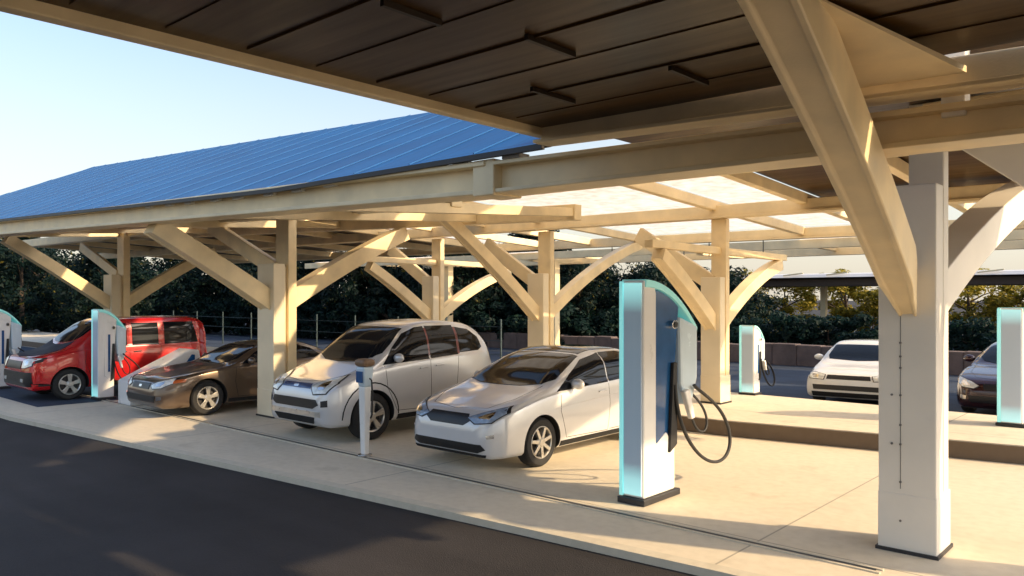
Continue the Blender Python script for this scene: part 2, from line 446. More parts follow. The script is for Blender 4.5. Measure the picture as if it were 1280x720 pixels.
b = B(); b.bar((-8.4, 8.20, 3.74), (xa, 8.20, ez(xa, 3.72)), .22, .32); obj('main_beam', b, steel, car1, .012)
b = B(); b.bar((-8.4, 11.2, 3.74), (xa, 11.2, ez(xa, 3.72)), .20, .28); obj('rear_beam', b, steel, car1, .012)
for xx in (-8.0, -10.5, -13.0, -15.6, -18.0, -21, -24, -27.5):
    b = B(); b.bar((xx, 5.7, ez(xx, 3.52)), (xx, 10.4, ez(xx, 5.5)+.010*(-11-xx)), .10, .20); obj('rafter', b, steel, car1, .008)
for xx in (-8.5, -10.9, -15.4, -20.5, -25):
    b = B(); b.bar((xx, 5.9, ez(xx, 3.42)), (xx, 11.1, ez(xx, 3.74)), .13, .15); obj('cross_beam', b, steel, car1, .008)
# the roof sheet: eave to ridge, hipped at the far left end
def zr(x): return 5.86 + .046*(-11.35 - x) if x < -11.35 else 5.86 - .0*(x+11.35)
cols = 60; verts = []; faces = []
for i in range(cols+1):
    x = -4.45 + (-33.2+4.45)*i/cols
    e = (x, 5.50, ez(x, 3.62))
    ymax = 10.5
    if x < -28.4:
        f = (x+33.2)/(33.2-28.4); ymax = 5.5 + 5.0*max(f, .02)
    zrg = e[2] + (zr(max(x, -28.4)) - ez(max(x, -28.4), 3.62))*(ymax-5.5)/5.0
    verts += [e, (x, ymax, zrg)]
for i in range(cols): faces.append((2*i, 2*i+1, 2*i+3, 2*i+2))
b = B(); b.quadmesh([(x,y,z+.02) for x,y,z in verts], faces)
o = obj('solar_roof', b, [solar, ceil_m], car1)
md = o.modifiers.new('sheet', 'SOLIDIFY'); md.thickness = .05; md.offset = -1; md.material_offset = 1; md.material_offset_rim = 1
b = B()
for i in range(0, cols+1, 2):
    e, r = Vector(verts[2*i]), Vector(verts[2*i+1])
    if (r-e).length > .5: b.bar(e+Vector((0,0,.03)), r+Vector((0,0,.03)), .012, .010)
obj('panel_rail', b, mat('rail_blue', (.012, .11, .32), .5, 0, spec=.2), car1)
b = B()
xs = np.linspace(-4.5, -33, 40)
for x0, x1 in zip(xs, xs[1:]): b.bar((x0, 5.47, ez(x0, 3.60)), (x1, 5.47, ez(x1, 3.60)), .05, .05)
obj('gutter', b, dark_metal, car1)
for i in range(12):
    xx = -4.9 - i*.72 - random.random()*.2
    b = B(); b.box(xx-.11, xx+.11, 5.55, 5.70, ez(xx, 3.56), ez(xx, 3.60)); obj('sky_slit_block', b, white_shell, car1)  # white blocks added to stand for bright sky slits under the eave

dark_brown = mat('dark_brown_metal', (.025, .014, .006), .5, .2, 0, .2, 10)
# --- near canopy: flat dark panels, big tapered arm and the nearest column
car2 = thing('canopy_carport', (-2.0, 7.5, 0), 'flat canopy carport with dark panelled underside and the large white foreground column', 'carport')
p = column(car2, -1.98, 7.40, .47, .47, 3.22, 3.98, front=(2.24, (-1.52, 3.35, 3.84), .27), rear=(2.2, (-1.66, 12.4, 3.70), .34), bh=.36, curve=.07, mf=steel, ms=steel_w, mp=steel_w, bolts=True)
b = B()
cx0, cx1, cy0, cy1, cz = -4.42, 1.6, -6.0, 5.40, 3.74  # canopy extended out of view so its shadow covers the asphalt
b.quadmesh([(cx0,cy0,cz),(cx1,cy0,cz),(cx1,cy1,cz),(cx0,cy1,cz),(cx0,cy0,cz+.06),(cx1,cy0,cz+.06),(cx1,cy1,cz+.06),(cx0,cy1,cz+.06)],
           [(0,1,2,3),(7,6,5,4),(0,4,5,1),(1,5,6,2),(2,6,7,3),(3,7,4,0)])
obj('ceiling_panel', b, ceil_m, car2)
for k in range(1, 22):
    yy = cy1 - k*.49
    hh = .008 if k % 2 else .014
    b = B(); b.box(cx0+.1, cx1-.1, yy-.006, yy+.006, cz-hh, cz-.001); obj('panel_joint', b, ceil_m, car2)
for k, (xx, yy, l) in enumerate([(-3.6, 4.5, .5), (-2.9, 3.6, .45), (-2.6, 4.7, .5), (-3.1, 2.7, .4)]):
    b = B(); b.box(xx-.014, xx+.014, yy-l/2, yy+l/2, cz-.036, cz-.003); obj('panel_clip', b, dark_brown, car2)
# frame: side fascia and rear edge beam
b = B(); b.box(cx0-.10, cx0, cy0, cy1+.10, cz-.07, cz+.10); obj('fascia', b, steel, car2, .01)
b = B(); b.box(cx0-.13, cx0-.101, cy0, cy1+.13, cz+.02, cz+.115); obj('fascia_trim', b, steel, car2, .006)
b = B(); b.bar((cx0-.02, cy1+.02, cz-.03), (cx1, cy1+.22, cz-.16), .12, .20); obj('edge_beam', b, steel, car2, .012)
b = B(); b.bar((cx0-.02, cy1-.03, cz-.135), (cx1, cy1+.17, cz-.265), .24, .03); obj('edge_flange', b, steel, car2, .006)
b = B(); b.bar((-5.2, 5.74, 3.40), (1.6, 5.80, 3.315), .24, .25, .24, .14); obj('eave_beam', b, steel, car2, .015)
b = B(); b.bar((-5.2, 5.70, 3.53), (1.6, 5.76, 3.395), .40, .04); obj('eave_flange', b, steel, car2, .008)
b = B(); b.bar((-5.2, 5.70, 3.265), (1.6, 5.76, 3.235), .36, .04); obj('eave_flange', b, steel, car2, .008)
b = B(); b.box(-5.42, -5.14, 5.50, 5.92, 3.225, 3.575); obj('splice_bracket', b, steel, car2, .012)
b = B(); b.prism([(-4.30,5.78),(1.6,5.90),(1.6,10.1),(-5.4,10.1),(-5.4,8.3),(-4.9,8.3),(-4.9,6.75),(-4.30,6.75)], 'z', 3.98, 4.03); obj('ceiling_panel', b, ceil_m, car2)  # panel outline widened to keep the car hoods in shade
b = B(); b.bar((-1.9, 7.66, 3.86), (1.6, 7.66, 3.86), .16, .18); obj('cross_beam', b, steel, car2, .01)
b = B(); b.quadmesh([(-1.46,3.85,3.725),(-1.10,5.36,3.60),(-2.0,5.36,3.62),(-1.46,3.85,3.735),(-1.10,5.36,3.64),(-2.0,5.36,3.66)],[(2,1,0),(3,4,5),(0,1,4,3),(1,2,5,4),(2,0,3,5)])
obj('gusset', b, steel, car2)
b = B(); b.box(-1.30,-1.16,5.62,5.76,3.40,3.98); obj('hanger_post', b, steel_w, car2, .008)
column(car2, .62, 7.9, .47, .42, 3.2, 3.98, side=(2.0, (-1.72, 8.0, 3.80)), ms=steel_w)

# --- rear carport: open grid of beams on the second row of columns
car3 = thing('pergola_carport', (-11.1, 13.6, 0), 'long cream carport with glowing pale roof sheets standing on the raised rear pavement', 'carport')
Y2 = 13.55
for x, w, low_arm in ((-6.95, .40, True), (-11.2, .46, False), (-14.75, .42, True)):
    ft, rt = ((x, 11.5, 2.96), (x, 16.4, 2.92)) if low_arm else ((x, 10.3, 3.96), (x, 17.7, 3.62))
    column(car3, x, Y2-.2, w, .40, 2.75 if x < -8 else 2.6, 3.70, z0=.25, front=(1.72 if low_arm else 1.8, ft, .24), rear=(1.72 if low_arm else 1.8, rt, .24), side=(2.5, (x-1.7, Y2, 3.5)), bh=.25, curve=.10, mp=steel_c)
    if low_arm:
        b = B(); b.bar((x, 11.2, 3.12), (x, 16.7, 3.08), .16, .13); obj('arm_beam', b, steel, car3, .008)
for yy, zz, h in ((10.2, 4.10, .24), (Y2, 3.80, .20), (17.8, 3.66, .20)):
    b = B(); b.bar((-36, yy, zz+.2), (.8, yy, zz), .22, h); obj('long_beam', b, steel, car3, .012)
    b = B(); b.bar((-36, yy, zz+.2-h/2-.02), (.8, yy, zz-h/2-.02), .32, .035); obj('beam_flange', b, steel, car3)
for xx in (-34, -31, -28, -25, -22, -19, -16.9, -14.75, -12.9, -11.2, -6.95, -5.25, -3.2, -1.1):
    b = B(); b.bar((xx, 10.25, 4.06 + .2*(.8-xx)/36.8), (xx, 17.75, 3.68 + .2*(.8-xx)/36.8), .14, .18); obj('cross_beam', b, steel, car3, .01)
for x0, x1, y0, y1 in ((-36, -17.0, 10.3, 17.7), (-5.2, -1.15, 10.3, 15.2), (-14.7, -12.95, 10.3, 12.2), (-17.0, -14.8, 10.3, 11.2)):
    zf = lambda x, y: 4.17-.050*(y-10.25)+.2*(.8-x)/36.8
    b = B(); q = [(x0,y0),(x1,y0),(x1,y1),(x0,y1)]
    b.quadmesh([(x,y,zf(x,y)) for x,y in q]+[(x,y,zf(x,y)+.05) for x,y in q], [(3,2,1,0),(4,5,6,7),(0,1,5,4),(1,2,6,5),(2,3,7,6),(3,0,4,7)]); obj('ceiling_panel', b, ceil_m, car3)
sheet = bpy.data.materials.new('translucent_sheet'); sheet.use_nodes = True
_nt = sheet.node_tree; _b = _nt.nodes['Principled BSDF']; _tc = N(_nt, 'ShaderNodeTexCoord')
_n = N(_nt, 'ShaderNodeTexNoise'); _n.inputs['Scale'].default_value = 5; _n.inputs['Detail'].default_value = 8; _nt.links.new(_tc.outputs['Object'], _n.inputs['Vector'])
_r = ramp(_nt, [(.3, (.70, .66, .58)), (.65, (.93, .91, .86))]); _nt.links.new(_n.outputs['Fac'], _r.inputs['Fac'])
_t = N(_nt, 'ShaderNodeBsdfTranslucent'); _m = N(_nt, 'ShaderNodeMixShader'); _m.inputs[0].default_value = .72
_nt.links.new(_r.outputs['Color'], _b.inputs['Base Color']); _nt.links.new(_r.outputs['Color'], _t.inputs['Color']); _b.inputs['Roughness'].default_value = .4
_nt.links.new(_b.outputs[0], _m.inputs[1]); _nt.links.new(_t.outputs[0], _m.inputs[2]); _nt.links.new(_m.outputs[0], _nt.nodes['Material Output'].inputs['Surface'])
for x0, x1, y0, y1 in ((-11.1, -7.05, 10.35, 17.7), (-6.9, -5.3, 10.35, 17.7), (-16.85, -14.8, 11.3, 17.7), (-12.85, -11.25, 12.3, 15.2)):
    zf = lambda x, y: 4.17-.050*(y-10.25)+.2*(.8-x)/36.8
    b = B(); b.quadmesh([(x0, y0, zf(x0,y0)), (x1, y0, zf(x1,y0)), (x1, y1, zf(x1,y1)), (x0, y1, zf(x0,y1))], [(0,1,2,3)]); obj('translucent_sheet', b, sheet, car3)
for xx in (-10, -9.3, -7.9, -12.2):
    b = B(); b.tube([(xx, 17.8, 3.6), (xx, 17.8, 3.25)], .012, 6); obj('hanger_rod', b, dark_metal, car3)

# --- third carport between the pergola and the far canopy
car5 = thing('middle_carport', (-14, 24, 0), 'slim cream beam carport with pale sheets standing between the pergola and the trees', 'carport')
for yy, z0_, z1_ in ((22.6, 3.62, 3.88), (25.8, 3.56, 3.80)):
    b = B(); b.box(-34, 3, yy-.11, yy+.11, z0_, z1_); obj('long_beam', b, steel, car5, .012)
for xx in range(-33, 3, 3):
    b = B(); b.bar((xx, 22.7, 3.82), (xx, 25.7, 3.76), .12, .14); obj('cross_beam', b, steel, car5)
    if xx % 2: b = B(); b.quadmesh([(xx+.08,22.3,3.90),(xx+2.9,22.3,3.90),(xx+2.9,26.1,3.82),(xx+.08,26.1,3.82)], [(0,1,2,3)]); obj('translucent_sheet', b, sheet, car5)
for xx in (-25.2, -19.2, -12.15, -6.1):
    b = B(); b.box(xx-.15, xx+.15, 23.9, 24.2, 0, 3.66); obj('post', b, steel, car5, .01)
    b = B(); b.bar((xx, 22.6, 3.6), (xx, 25.8, 3.6), .2, .1); obj('head_beam', b, steel, car5)
# --- far canopy before the trees
car4 = thing('far_carport', (-10, 38, 0), 'distant low carport with a pale roof and dark beam in front of the golden trees', 'carport')
b = B(); b.box(-30, 12, 36.5, 40.5, 2.72, 3.05); obj('dark_beam', b, mat('brown_beam', (.07, .045, .03), .6), car4)
b = B(); b.prism([(36.0, 3.10), (41, 3.10), (41, 3.42), (36.2, 3.24)], 'x', -30, 12); obj('roof', b, roof_white, car4)
for xx in range(-29, 12, 5):
    b = B(); b.box(xx-.12, xx+.12, 38.3, 38.6, 0, 2.72); obj('post', b, steel, car4)
for xx in range(-29, 12, 2):
    b = B(); b.bar((xx, 36.0, 3.2), (xx+.9, 36.1, 3.3), .06, .06); obj('roof_strut', b, steel, car4)

# ------------------------------------------------------------------ chargers
WORLD[0] = False
def charger(name, label, group, navy_side=True):
    t = thing(name, (0,0,0), label, 'EV charger', group)
    W = .27
    b = B(); b.box(-W/2-.03, W/2+.03, -.03, .55, 0, .07); obj('base', b, dark_metal, t, .01)
    # white shell: tall front slab, low foot behind it
    b = B(); b.prism([(0,.07),(.50,.07),(.50,.56),(.36,.74),(.20,.62),(.20,2.28),(.17,2.38),(.10,2.42),(.0,2.42)], 'x', -W/2, W/2)
    sh = obj('shell', b, white_shell, t, .02)
    b = B(); b.box(-W/2+.035, W/2-.02, -.014, .004, .10, 2.39); obj('light_panel', b, light_panel, t, .006)
    b = B(); b.box(-W/2-.012, -W/2+.028, -.022, .02, .08, 2.41); obj('light_strip', b, led, t, .006)
    # curved hood leaning back
    out = []; inn = []
    for k in range(13):
        a = k/12
        y = .02 + .86*a; z = 2.43 - .03*a - .52*a**2.2
        out.append((y, z)); inn.append((y-.015*a, z-.055-.03*(1-a)))
    b = B(); b.prism(out + inn[::-1], 'x', -W/2-.012, W/2+.012); obj('hood', b, led_soft, t, .008, True, 30)
    # equipment body under the hood
    top_in = [(y, z-.004) for y, z in inn if .16 < y < .60]
    prof = [(.202,.64),(.36,.50),(.46,.60),(.50,.86),(.50,1.2)] + [(min(y,.60), z) for y, z in reversed(top_in)]
    b = B(); b.prism(prof, 'x', -W/2+.02, W/2-.012 if navy_side else W/2+.004); eq = obj('equipment_panel', b, navy if navy_side else white_shell, t, .015)
    if not navy_side:
        b = B(); b.box(W/2+.004, W/2+.014, .30, .37, .75, 1.75); obj('holster_slot', b, navy, eq, .005)
    b = B(); b.prism([(.38,.50),(.50,.58),(.50,1.5),(.44,1.5)], 'x', W/2-.012, W/2+.03); obj('cable_duct', b, rubber, eq, .008)
    b = B(); b.tube([(W/2-.02,.46,1.93),(W/2+.035,.46,1.93)], .05, 16); obj('socket', b, chrome, eq, .004)
    b = B(); b.tube([(W/2+.03,.46,1.93),(W/2+.045,.46,1.93)], .028, 14); obj('socket_core', b, rubber, eq)
    # wing hanging from the hood's rear end
    b = B(); b.prism([(.56,2.02),(.88,1.90),(.88,1.30),(.80,1.05),(.68,.98),(.58,1.25)], 'x', -W/2+.02, W/2+.016); obj('rear_wing', b, pale_blue, t, .03)
    # connector and cable
    b = B(); b.bar((W/2+.05,.60,1.18),(W/2+.06,.70,.84),.07,.09,.06,.06); obj('connector', b, white_shell, t, .015, True)
    def bez(ps, n=40):
        o = []
        for i in range(n+1):
            u = i/n; q = [Vector(p) for p in ps]
            while len(q) > 1: q = [a.lerp(c, u) for a, c in zip(q, q[1:])]
            o.append(q[0])
        return o
    x = W/2+.06
    path = bez([(x-.03,.46,1.25),(x,.44,.75),(x+.02,.66,.32),(x+.05,1.2,-.28),(x+.05,1.9,.18),(x+.02,1.50,.92),(x,.95,1.02),(x,.74,1.22)], 60)
    b = B(); b.tube(path, .019, 10); obj('cable', b, rubber, t, 0, True, 60)
    path = bez([(x,.70,.86),(x+.02,.78,.56),(x+.03,1.02,.56),(x+.03,1.04,.84),(x+.0,.86,1.0),(x-.06,.80,1.10)], 30)
    b = B(); b.tube(path, .014, 8); obj('cable', b, rubber, t, 0, True, 60)
    return t
g = 'tall white EV chargers with cyan edges along the bays'
ch0 = charger('ev_charger', 'tall white charger with navy side panel, cyan glowing hood and looped black cable', g)
ch0.location = (-4.67, 7.20, 0); ch0.scale = (1.05, 1.32, 1)
g2 = 'slim white chargers with teal edges'
ch1 = charger('ev_charger', 'white charger with teal edge standing in front of the red van, beside the brown sedan', g2, False)
ch1.location = (-18.0, 6.66, 0); ch1.scale = (1.2, .66, .81)
c = copy_tree(ch1); c.location = (-22.0, 5.72, 0); c.scale = (1.25, .75, .81)
c['label'] = 'white charger at the left end of the row, left of the red van'
c = copy_tree(ch1); c.location = (-7.0, 15.0, .25); c.scale = (1.1, .55, .58)
c['label'] = 'small teal edged charger on the rear pavement beside the parked white hatchback'
c = copy_tree(ch1); c.location = (-2.28, 14.0, .25); c.scale = (1.2, .8, .75)
c['label'] = 'teal edged charger right of the foreground column, in front of the dark red car'

# slim payment post on the drain line
t = thing('payment_post', (-8.86, 6.84, 0), 'slim white pedestal post with brown cap in front of the silver minivan', 'pedestal')
b = B(); b.tube([(0,0,0),(0,0,.03)], .10, 18); obj('base', b, chrome, t, .004)
b = B(); b.bar((0,0,.03),(0,0,.98),.10,.085,.15,.12); obj('post', b, white_shell, t, .02)
b = B(); b.bar((0,0,.98),(0,0,1.26),.15,.13,.20,.18); h = obj('head', b, pale_blue, t, .025)
b = B(); b.box(-.07,.07,-.102,-.085,1.04,1.20); obj('screen', b, navy, h, .004)
b = B(); b.box(-.12,.12,-.105,.105,1.262,1.37); obj('cap', b, brown_cap, t, .045)
b = B(); b.tube([(.11,0,1.10),(.15,0,1.08),(.17,.0,.9),(.16,.0,.6),(.13,0,.55)], .012, 8); obj('cable', b, rubber, t, 0, True)

# white wedge cabinet between charger and sedan
t = thing('wedge_cabinet', (-16.75, 7.5, 0), 'low white cabinet with a sloping top and dark square port beside the brown sedan', 'cabinet')
b = B(); b.prism([(-.75,.0),(-.75,.50),(.55,1.10),(.72,1.08),(.76,.9),(.76,0)], 'x', -.3, .3); bd = obj('housing', b, white_shell, t, .03)
b = B(); b.prism([(.40,.78),(.62,.80),(.62,.98),(.55,.99)], 'x', .298, .312); obj('port', b, navy, t, .003)

# ------------------------------------------------------------------ vehicles
def pchip(xs, ys):
    xs = np.array(xs, float); ys = np.array(ys, float)
    h = np.diff(xs); d = np.diff(ys)/h
    m = np.zeros(len(xs)); m[0] = d[0]; m[-1] = d[-1]
    for i in range(1, len(xs)-1):
        if d[i-1]*d[i] > 0:
            w1 = 2*h[i]+h[i-1]; w2 = h[i]+2*h[i-1]
            m[i] = (w1+w2)/(w1/d[i-1]+w2/d[i])
    def f(x):
        x = min(max(x, xs[0]), xs[-1])
        i = min(max(np.searchsorted(xs, x)-1, 0), len(xs)-2)
        t = (x-xs[i])/h[i]
        return float((2*t**3-3*t**2+1)*ys[i]+(t**3-2*t**2+t)*h[i]*m[i]+(-2*t**3+3*t**2)*ys[i+1]+(t**3-t**2)*h[i]*m[i+1])
    return f
def catmull(P, n):
    out = []
    P = [P[0]*2 - P[1]] + P + [P[-1]*2 - P[-2]]
    for i in range(1, len(P)-2):
        p0, p1, p2, p3 = P[i-1:i+3]
        for k in range(n):
            t = k/n
            out.append(.5*((2*p1)+(-p0+p2)*t+(2*p0-5*p1+4*p2-p3)*t*t+(-p0+3*p1-3*p2+p3)*t**3))
    out.append(P[-2]); return out

class Car:
    def __init__(s, name, label, cat, spec, paint, group=None):
        s.sp = spec; s.t = thing(name, (0,0,0), label, cat, group)
        L = spec['L']; top = pchip(*zip(*spec['top'])); belt = pchip(*zip(*spec['belt'])); wid = pchip(*zip(*spec['wid'])); low = pchip(*zip(*spec['low']))
        tum = spec.get('tumble', .14)
        s.top, s.belt, s.wid = top, belt, wid
        ys = sorted(set([round(v, 4) for v in np.concatenate([np.linspace(0, .3, 14), np.linspace(.3, L-.3, 60), np.linspace(L-.3, L, 12)])]))
        bm = bmesh.new(); rings = []
        for y in ys:
            zt, zl, w = top(y), low(y), wid(y)
            zb = min(belt(y), zt-.045); g_ = zt-zb; q = min(1, g_/.45)
            wr = w*(.90-tum*q); ed = .05+.05*q
            V = lambda x, z: np.array([x, z])
            hh = zb-zl
            P = [V(0,zl), V(.80*w,zl), V(.94*w,zl+.03*hh+.01), V(.985*w,zl+.16*hh), V(w,zl+.42*hh), V(.995*w,zl+.68*hh), V(.965*w,zb-.02),
                 V(.955*w*(1-.3*0)+(wr-.955*w)*.12, zb+.10*g_), V((.955*w+wr)/2+.012*q, zb+.55*g_), V(wr, zt-ed*min(1, g_/.16)*.9), V(wr*.86, zt-ed*.30*min(1,g_/.1)), V(wr*.45, zt-.008), V(0, zt)]
            half = catmull(P, 4)
            ring = [bm.verts.new((p[0], y, p[1])) for p in half] + [bm.verts.new((-p[0], y, p[1])) for p in half[-2:0:-1]]
            rings.append(ring)
        n = len(rings[0])
        for a, c in zip(rings, rings[1:]):
            for k in range(n): bm.faces.new((a[k], a[(k+1)%n], c[(k+1)%n], c[k]))
        bm.faces.new(rings[0][::-1]); bm.faces.new(rings[-1])
        bmesh.ops.recalc_face_normals(bm, faces=bm.faces)
        s.bvh = BVHTree.FromBMesh(bm)
        me = bpy.data.meshes.new('body'); bm.to_mesh(me); bm.free()
        me.materials.append(paint); me.materials.append(under_m)
        tmp = bpy.data.objects.new('body', me); C.objects.link(tmp)
        # wheel arches
        r = spec['R']*spec.get('arch', 1.13)
        cb = B()
        for y in spec['axles']:
            for sg in (-1, 1):
                ww = wid(y)
                x0, x1 = sorted((sg*(ww-.30), sg*(ww+.2)))
                nn = 40
                pts = [(y+r*math.cos(2*math.pi*k/nn), spec['R']+r*math.sin(2*math.pi*k/nn)) for k in range(nn)]
                cb.prism(pts, 'x', x0, x1)
        bmesh.ops.recalc_face_normals(cb.bm, faces=cb.bm.faces)
        cm = bpy.data.meshes.new('cutter'); cb.bm.to_mesh(cm); cb.bm.free(); cm.materials.append(under_m)
        co = bpy.data.objects.new('cutter', cm); C.objects.link(co)
        md = tmp.modifiers.new('arch', 'BOOLEAN'); md.object = co; md.operation = 'DIFFERENCE'; md.solver = 'EXACT'
        try: md.material_mode = 'TRANSFER'
        except Exception: pass
        dg = bpy.context.evaluated_depsgraph_get(); dg.update()
        nm = bpy.data.meshes.new_from_object(tmp.evaluated_get(dg))
        tmp.modifiers.clear(); tmp.data = nm
        bpy.data.objects.remove(co); bpy.data.meshes.remove(cm); bpy.data.meshes.remove(me)
        nm.name = 'body'
        nm.polygons.foreach_set('use_smooth', [True]*len(nm.polygons)); nm.set_sharp_from_angle(angle=R(42))
        tmp.parent = s.t; s.body = tmp; s.paint = paint
        for i, y in enumerate(spec['axles']):
            for sg in (1, -1): s.wheel(y, sg)
    def ray(s, kind, u, v):
        o, d = {'front': ((u,-3,v),(0,1,0)), 'back': ((u,9,v),(0,-1,0)), 'right': ((3,u,v),(-1,0,0)), 'left': ((-3,u,v),(1,0,0)), 'top': ((u,v,4),(0,0,-1))}[kind]
        h, nr, i, dd = s.bvh.ray_cast(Vector(o), Vector(d))
        if h is None:
            h, nr, i, dd = s.bvh.find_nearest(Vector(o)+Vector(d)*(2.2 if kind in ('left','right') else 3.05))
        if nr.dot(Vector(d)) > 0: nr = -nr
        return h, nr
    def patch(s, name, kind, poly, m, off=.006, step=.07, parent=None, skirt=.014):
        """a panel that follows the body surface inside a polygon (front: x,z; side: y,z; top: x,y)"""
        bm = bmesh.new()
        P = []
        for (a0, a1), (b0, b1) in zip(poly, poly[1:]+poly[:1]):
            k = max(1, int(math.hypot(b0-a0, b1-a1)/step))
            for i in range(k): P.append((a0+(b0-a0)*i/k, a1+(b1-a1)*i/k))
        bm.faces.new([bm.verts.new((p[0], p[1], 0)) for p in P])
        lo = [min(p[i] for p in P) for i in (0,1)]; hi = [max(p[i] for p in P) for i in (0,1)]
        for ax in (0, 1):
            v = math.floor(lo[ax]/step)*step + step*.5
            while v < hi[ax]:
                nrm = Vector((1,0,0)) if ax == 0 else Vector((0,1,0))
                bmesh.ops.bisect_plane(bm, geom=bm.verts[:]+bm.edges[:]+bm.faces[:], plane_co=nrm*v, plane_no=nrm, dist=1e-5)
                v += step
        info = {}
        for v in bm.verts:
            h, nr = s.ray(kind, v.co.x, v.co.y); info[v] = (h, nr)
        be = [e for e in bm.edges if len(e.link_faces) == 1]
        sk = {}
        for e in be:
            for v in e.verts:
                if v not in sk:
                    h, nr = info[v]; sk[v] = bm.verts.new(h - nr*skirt)
        for v, (h, nr) in info.items(): v.co = h + nr*off
        for e in be:
            a, c = e.verts
            try: bm.faces.new((a, c, sk[c], sk[a]))
            except ValueError: pass
        o = obj(name, bm, m, parent or s.t, 0, True, 50)
        return o
    def both(s, name, poly, m, **kw):
        return [s.patch(name, k, poly, m, **kw) for k in ('right', 'left')]
    def mirrored_front(s, name, poly, m, **kw):
        return [s.patch(name, 'front', [(sg*x, z) for x, z in poly], m, **kw) for sg in (1, -1)]
    def headlights(s, poly, lens=None):
        cx = sum(p[0] for p in poly)/len(poly); cz = sum(p[1] for p in poly)/len(poly)
        big = [(cx+(x-cx)*1.10, cz+(z-cz)*1.16) for x, z in poly]; core = [(cx+.02+(x-cx)*.42, cz+(z-cz)*.5) for x, z in poly]
        for sg in (1, -1):
            h = s.patch('headlight', 'front', [(sg*x, z) for x, z in big], grille_m, .007, .04)
            s.patch('lens', 'front', [(sg*x, z) for x, z in poly], lens or lamp_m, .011, .04, h)
            s.patch('lamp', 'front', [(sg*x, z) for x, z in core], chrome, .016, .04, h)
    def line(s, name, kind, pts, w=.010, m=seam_m, parent=None):
        """a thin groove drawn along the surface"""
        bm = B(); q = []
        for (a0,a1),(b0,b1) in zip(pts, pts[1:]):
            k = max(2, int(math.hypot(b0-a0,b1-a1)/.05))
            for i in range(k): q.append((a0+(b0-a0)*i/k, a1+(b1-a1)*i/k))
        q.append(pts[-1])
        path = [s.ray(kind, *p) for p in q]
        bm.tube([h+n*(-w*.25) for h, n in path], w*.5, 5)
        return obj(name, bm, m, parent or s.body)
    def wheel(s, y, sg):
        Rr = s.sp['R']; ww = s.wid(y); tw = .21
        x = ww - tw/2 - .03
        b = B(); k = Rr
        b.lathe_x([(-tw/2+.01, k*.62), (-tw/2, k*.70), (-tw/2, k*.90), (-tw/2+.025, k*.985), (-tw/4, k), (tw/4, k), (tw/2-.025, k*.985), (tw/2, k*.90), (tw/2, k*.72), (tw/2-.012, k*.64), (tw/2-.05,k*.62), (-tw/2+.01,k*.62)])
        w = obj('wheel', b, tyre_m, s.t, 0, True, 40); w.location = (sg*x, y, Rr)
        b = B(); ri = k*.66
        b.lathe_x([(tw/2-.005, ri), (tw/2+.004, ri*.97), (tw/2-.01, ri*.90), (tw/2-.06, ri*.86), (-.05, ri*.84)], 40)
        ns = s.sp.get('spokes', 5)
        for i in range(ns):
            a = 2*math.pi*i/ns + .3
            for da in (-.13, .13) if s.sp.get('twin', True) else (0,):
                p0 = (tw/2-.012, .05*math.cos(a), .05*math.sin(a)); p1 = (tw/2-.012, ri*.93*math.cos(a+da), ri*.93*math.sin(a+da))
                b.bar(p0, p1, .03, .05, .035, .045, side=(1,0,0))
        b.lathe_x([(tw/2+.012, .001), (tw/2+.012, .045), (tw/2-.01, .075), (tw/2-.03, .08)], 20)
        rm = obj('rim', b, alloy, w, .004, True, 30)
        b = B(); b.lathe_x([(tw/2-.07, .02), (tw/2-.07, ri*.8), (tw/2-.09, ri*.8)], 28); obj('brake_disc', b, dark_metal, w, 0, True, 30)
        if sg < 0: w.rotation_euler = (0, 0, math.pi)
    def mirror(s, y, z, m):
        for sg in (1, -1):
            h, n = s.ray('right' if sg > 0 else 'left', y, z)
            b = B()
            vs = bmesh.ops.create_uvsphere(b.bm, u_segments=16, v_segments=10, radius=1)['verts']
            for v in vs: v.co = Vector((h.x+sg*(.11+.11*v.co.x*sg*1.0*sg), y-.02+.07*v.co.y*(1 if v.co.y < 0 else .6), z+.04+.075*v.co.z))
            b.bar((h.x-sg*.02, y, z-.01), (h.x+sg*.1, y-.01, z+.02), .06, .035)
            obj('mirror', b, m, s.t, 0, True, 50)
    def handle(s, kind, y, z, m, l=.17):
        h0, n = s.ray(kind, y, z); h1, n1 = s.ray(kind, y+l, z+.008)
        b = B(); b.bar(h0+n*.018, h1+n1*.018, .026, .022); obj('door_handle', b, m, s.body, .006)
    def plate(s, z, m):
        h, n = s.ray('front', 0, z)
        b = B(); b.box(-.24, .24, h.y-.02, h.y+.03, z-.055, z+.055); obj('number_plate', b, m, s.t, .006)

def wids(L, w, nose=.62, tail=.70):
    return [(0, w*nose), (.04, w*(nose+.14)), (.12, w*(nose+.24)), (.28, w*.945), (.6, w*.99), (1.0, w), (L-1.0, w), (L-.5, w*.985), (L-.2, w*.93), (L-.06, w*(tail+.13)), (L, w*tail)]
def lows(L, zf=.20): return [(0, zf+.16), (.05, zf+.05), (.15, zf), (L-.2, zf+.02), (L-.04, zf+.1), (L, zf+.2)]

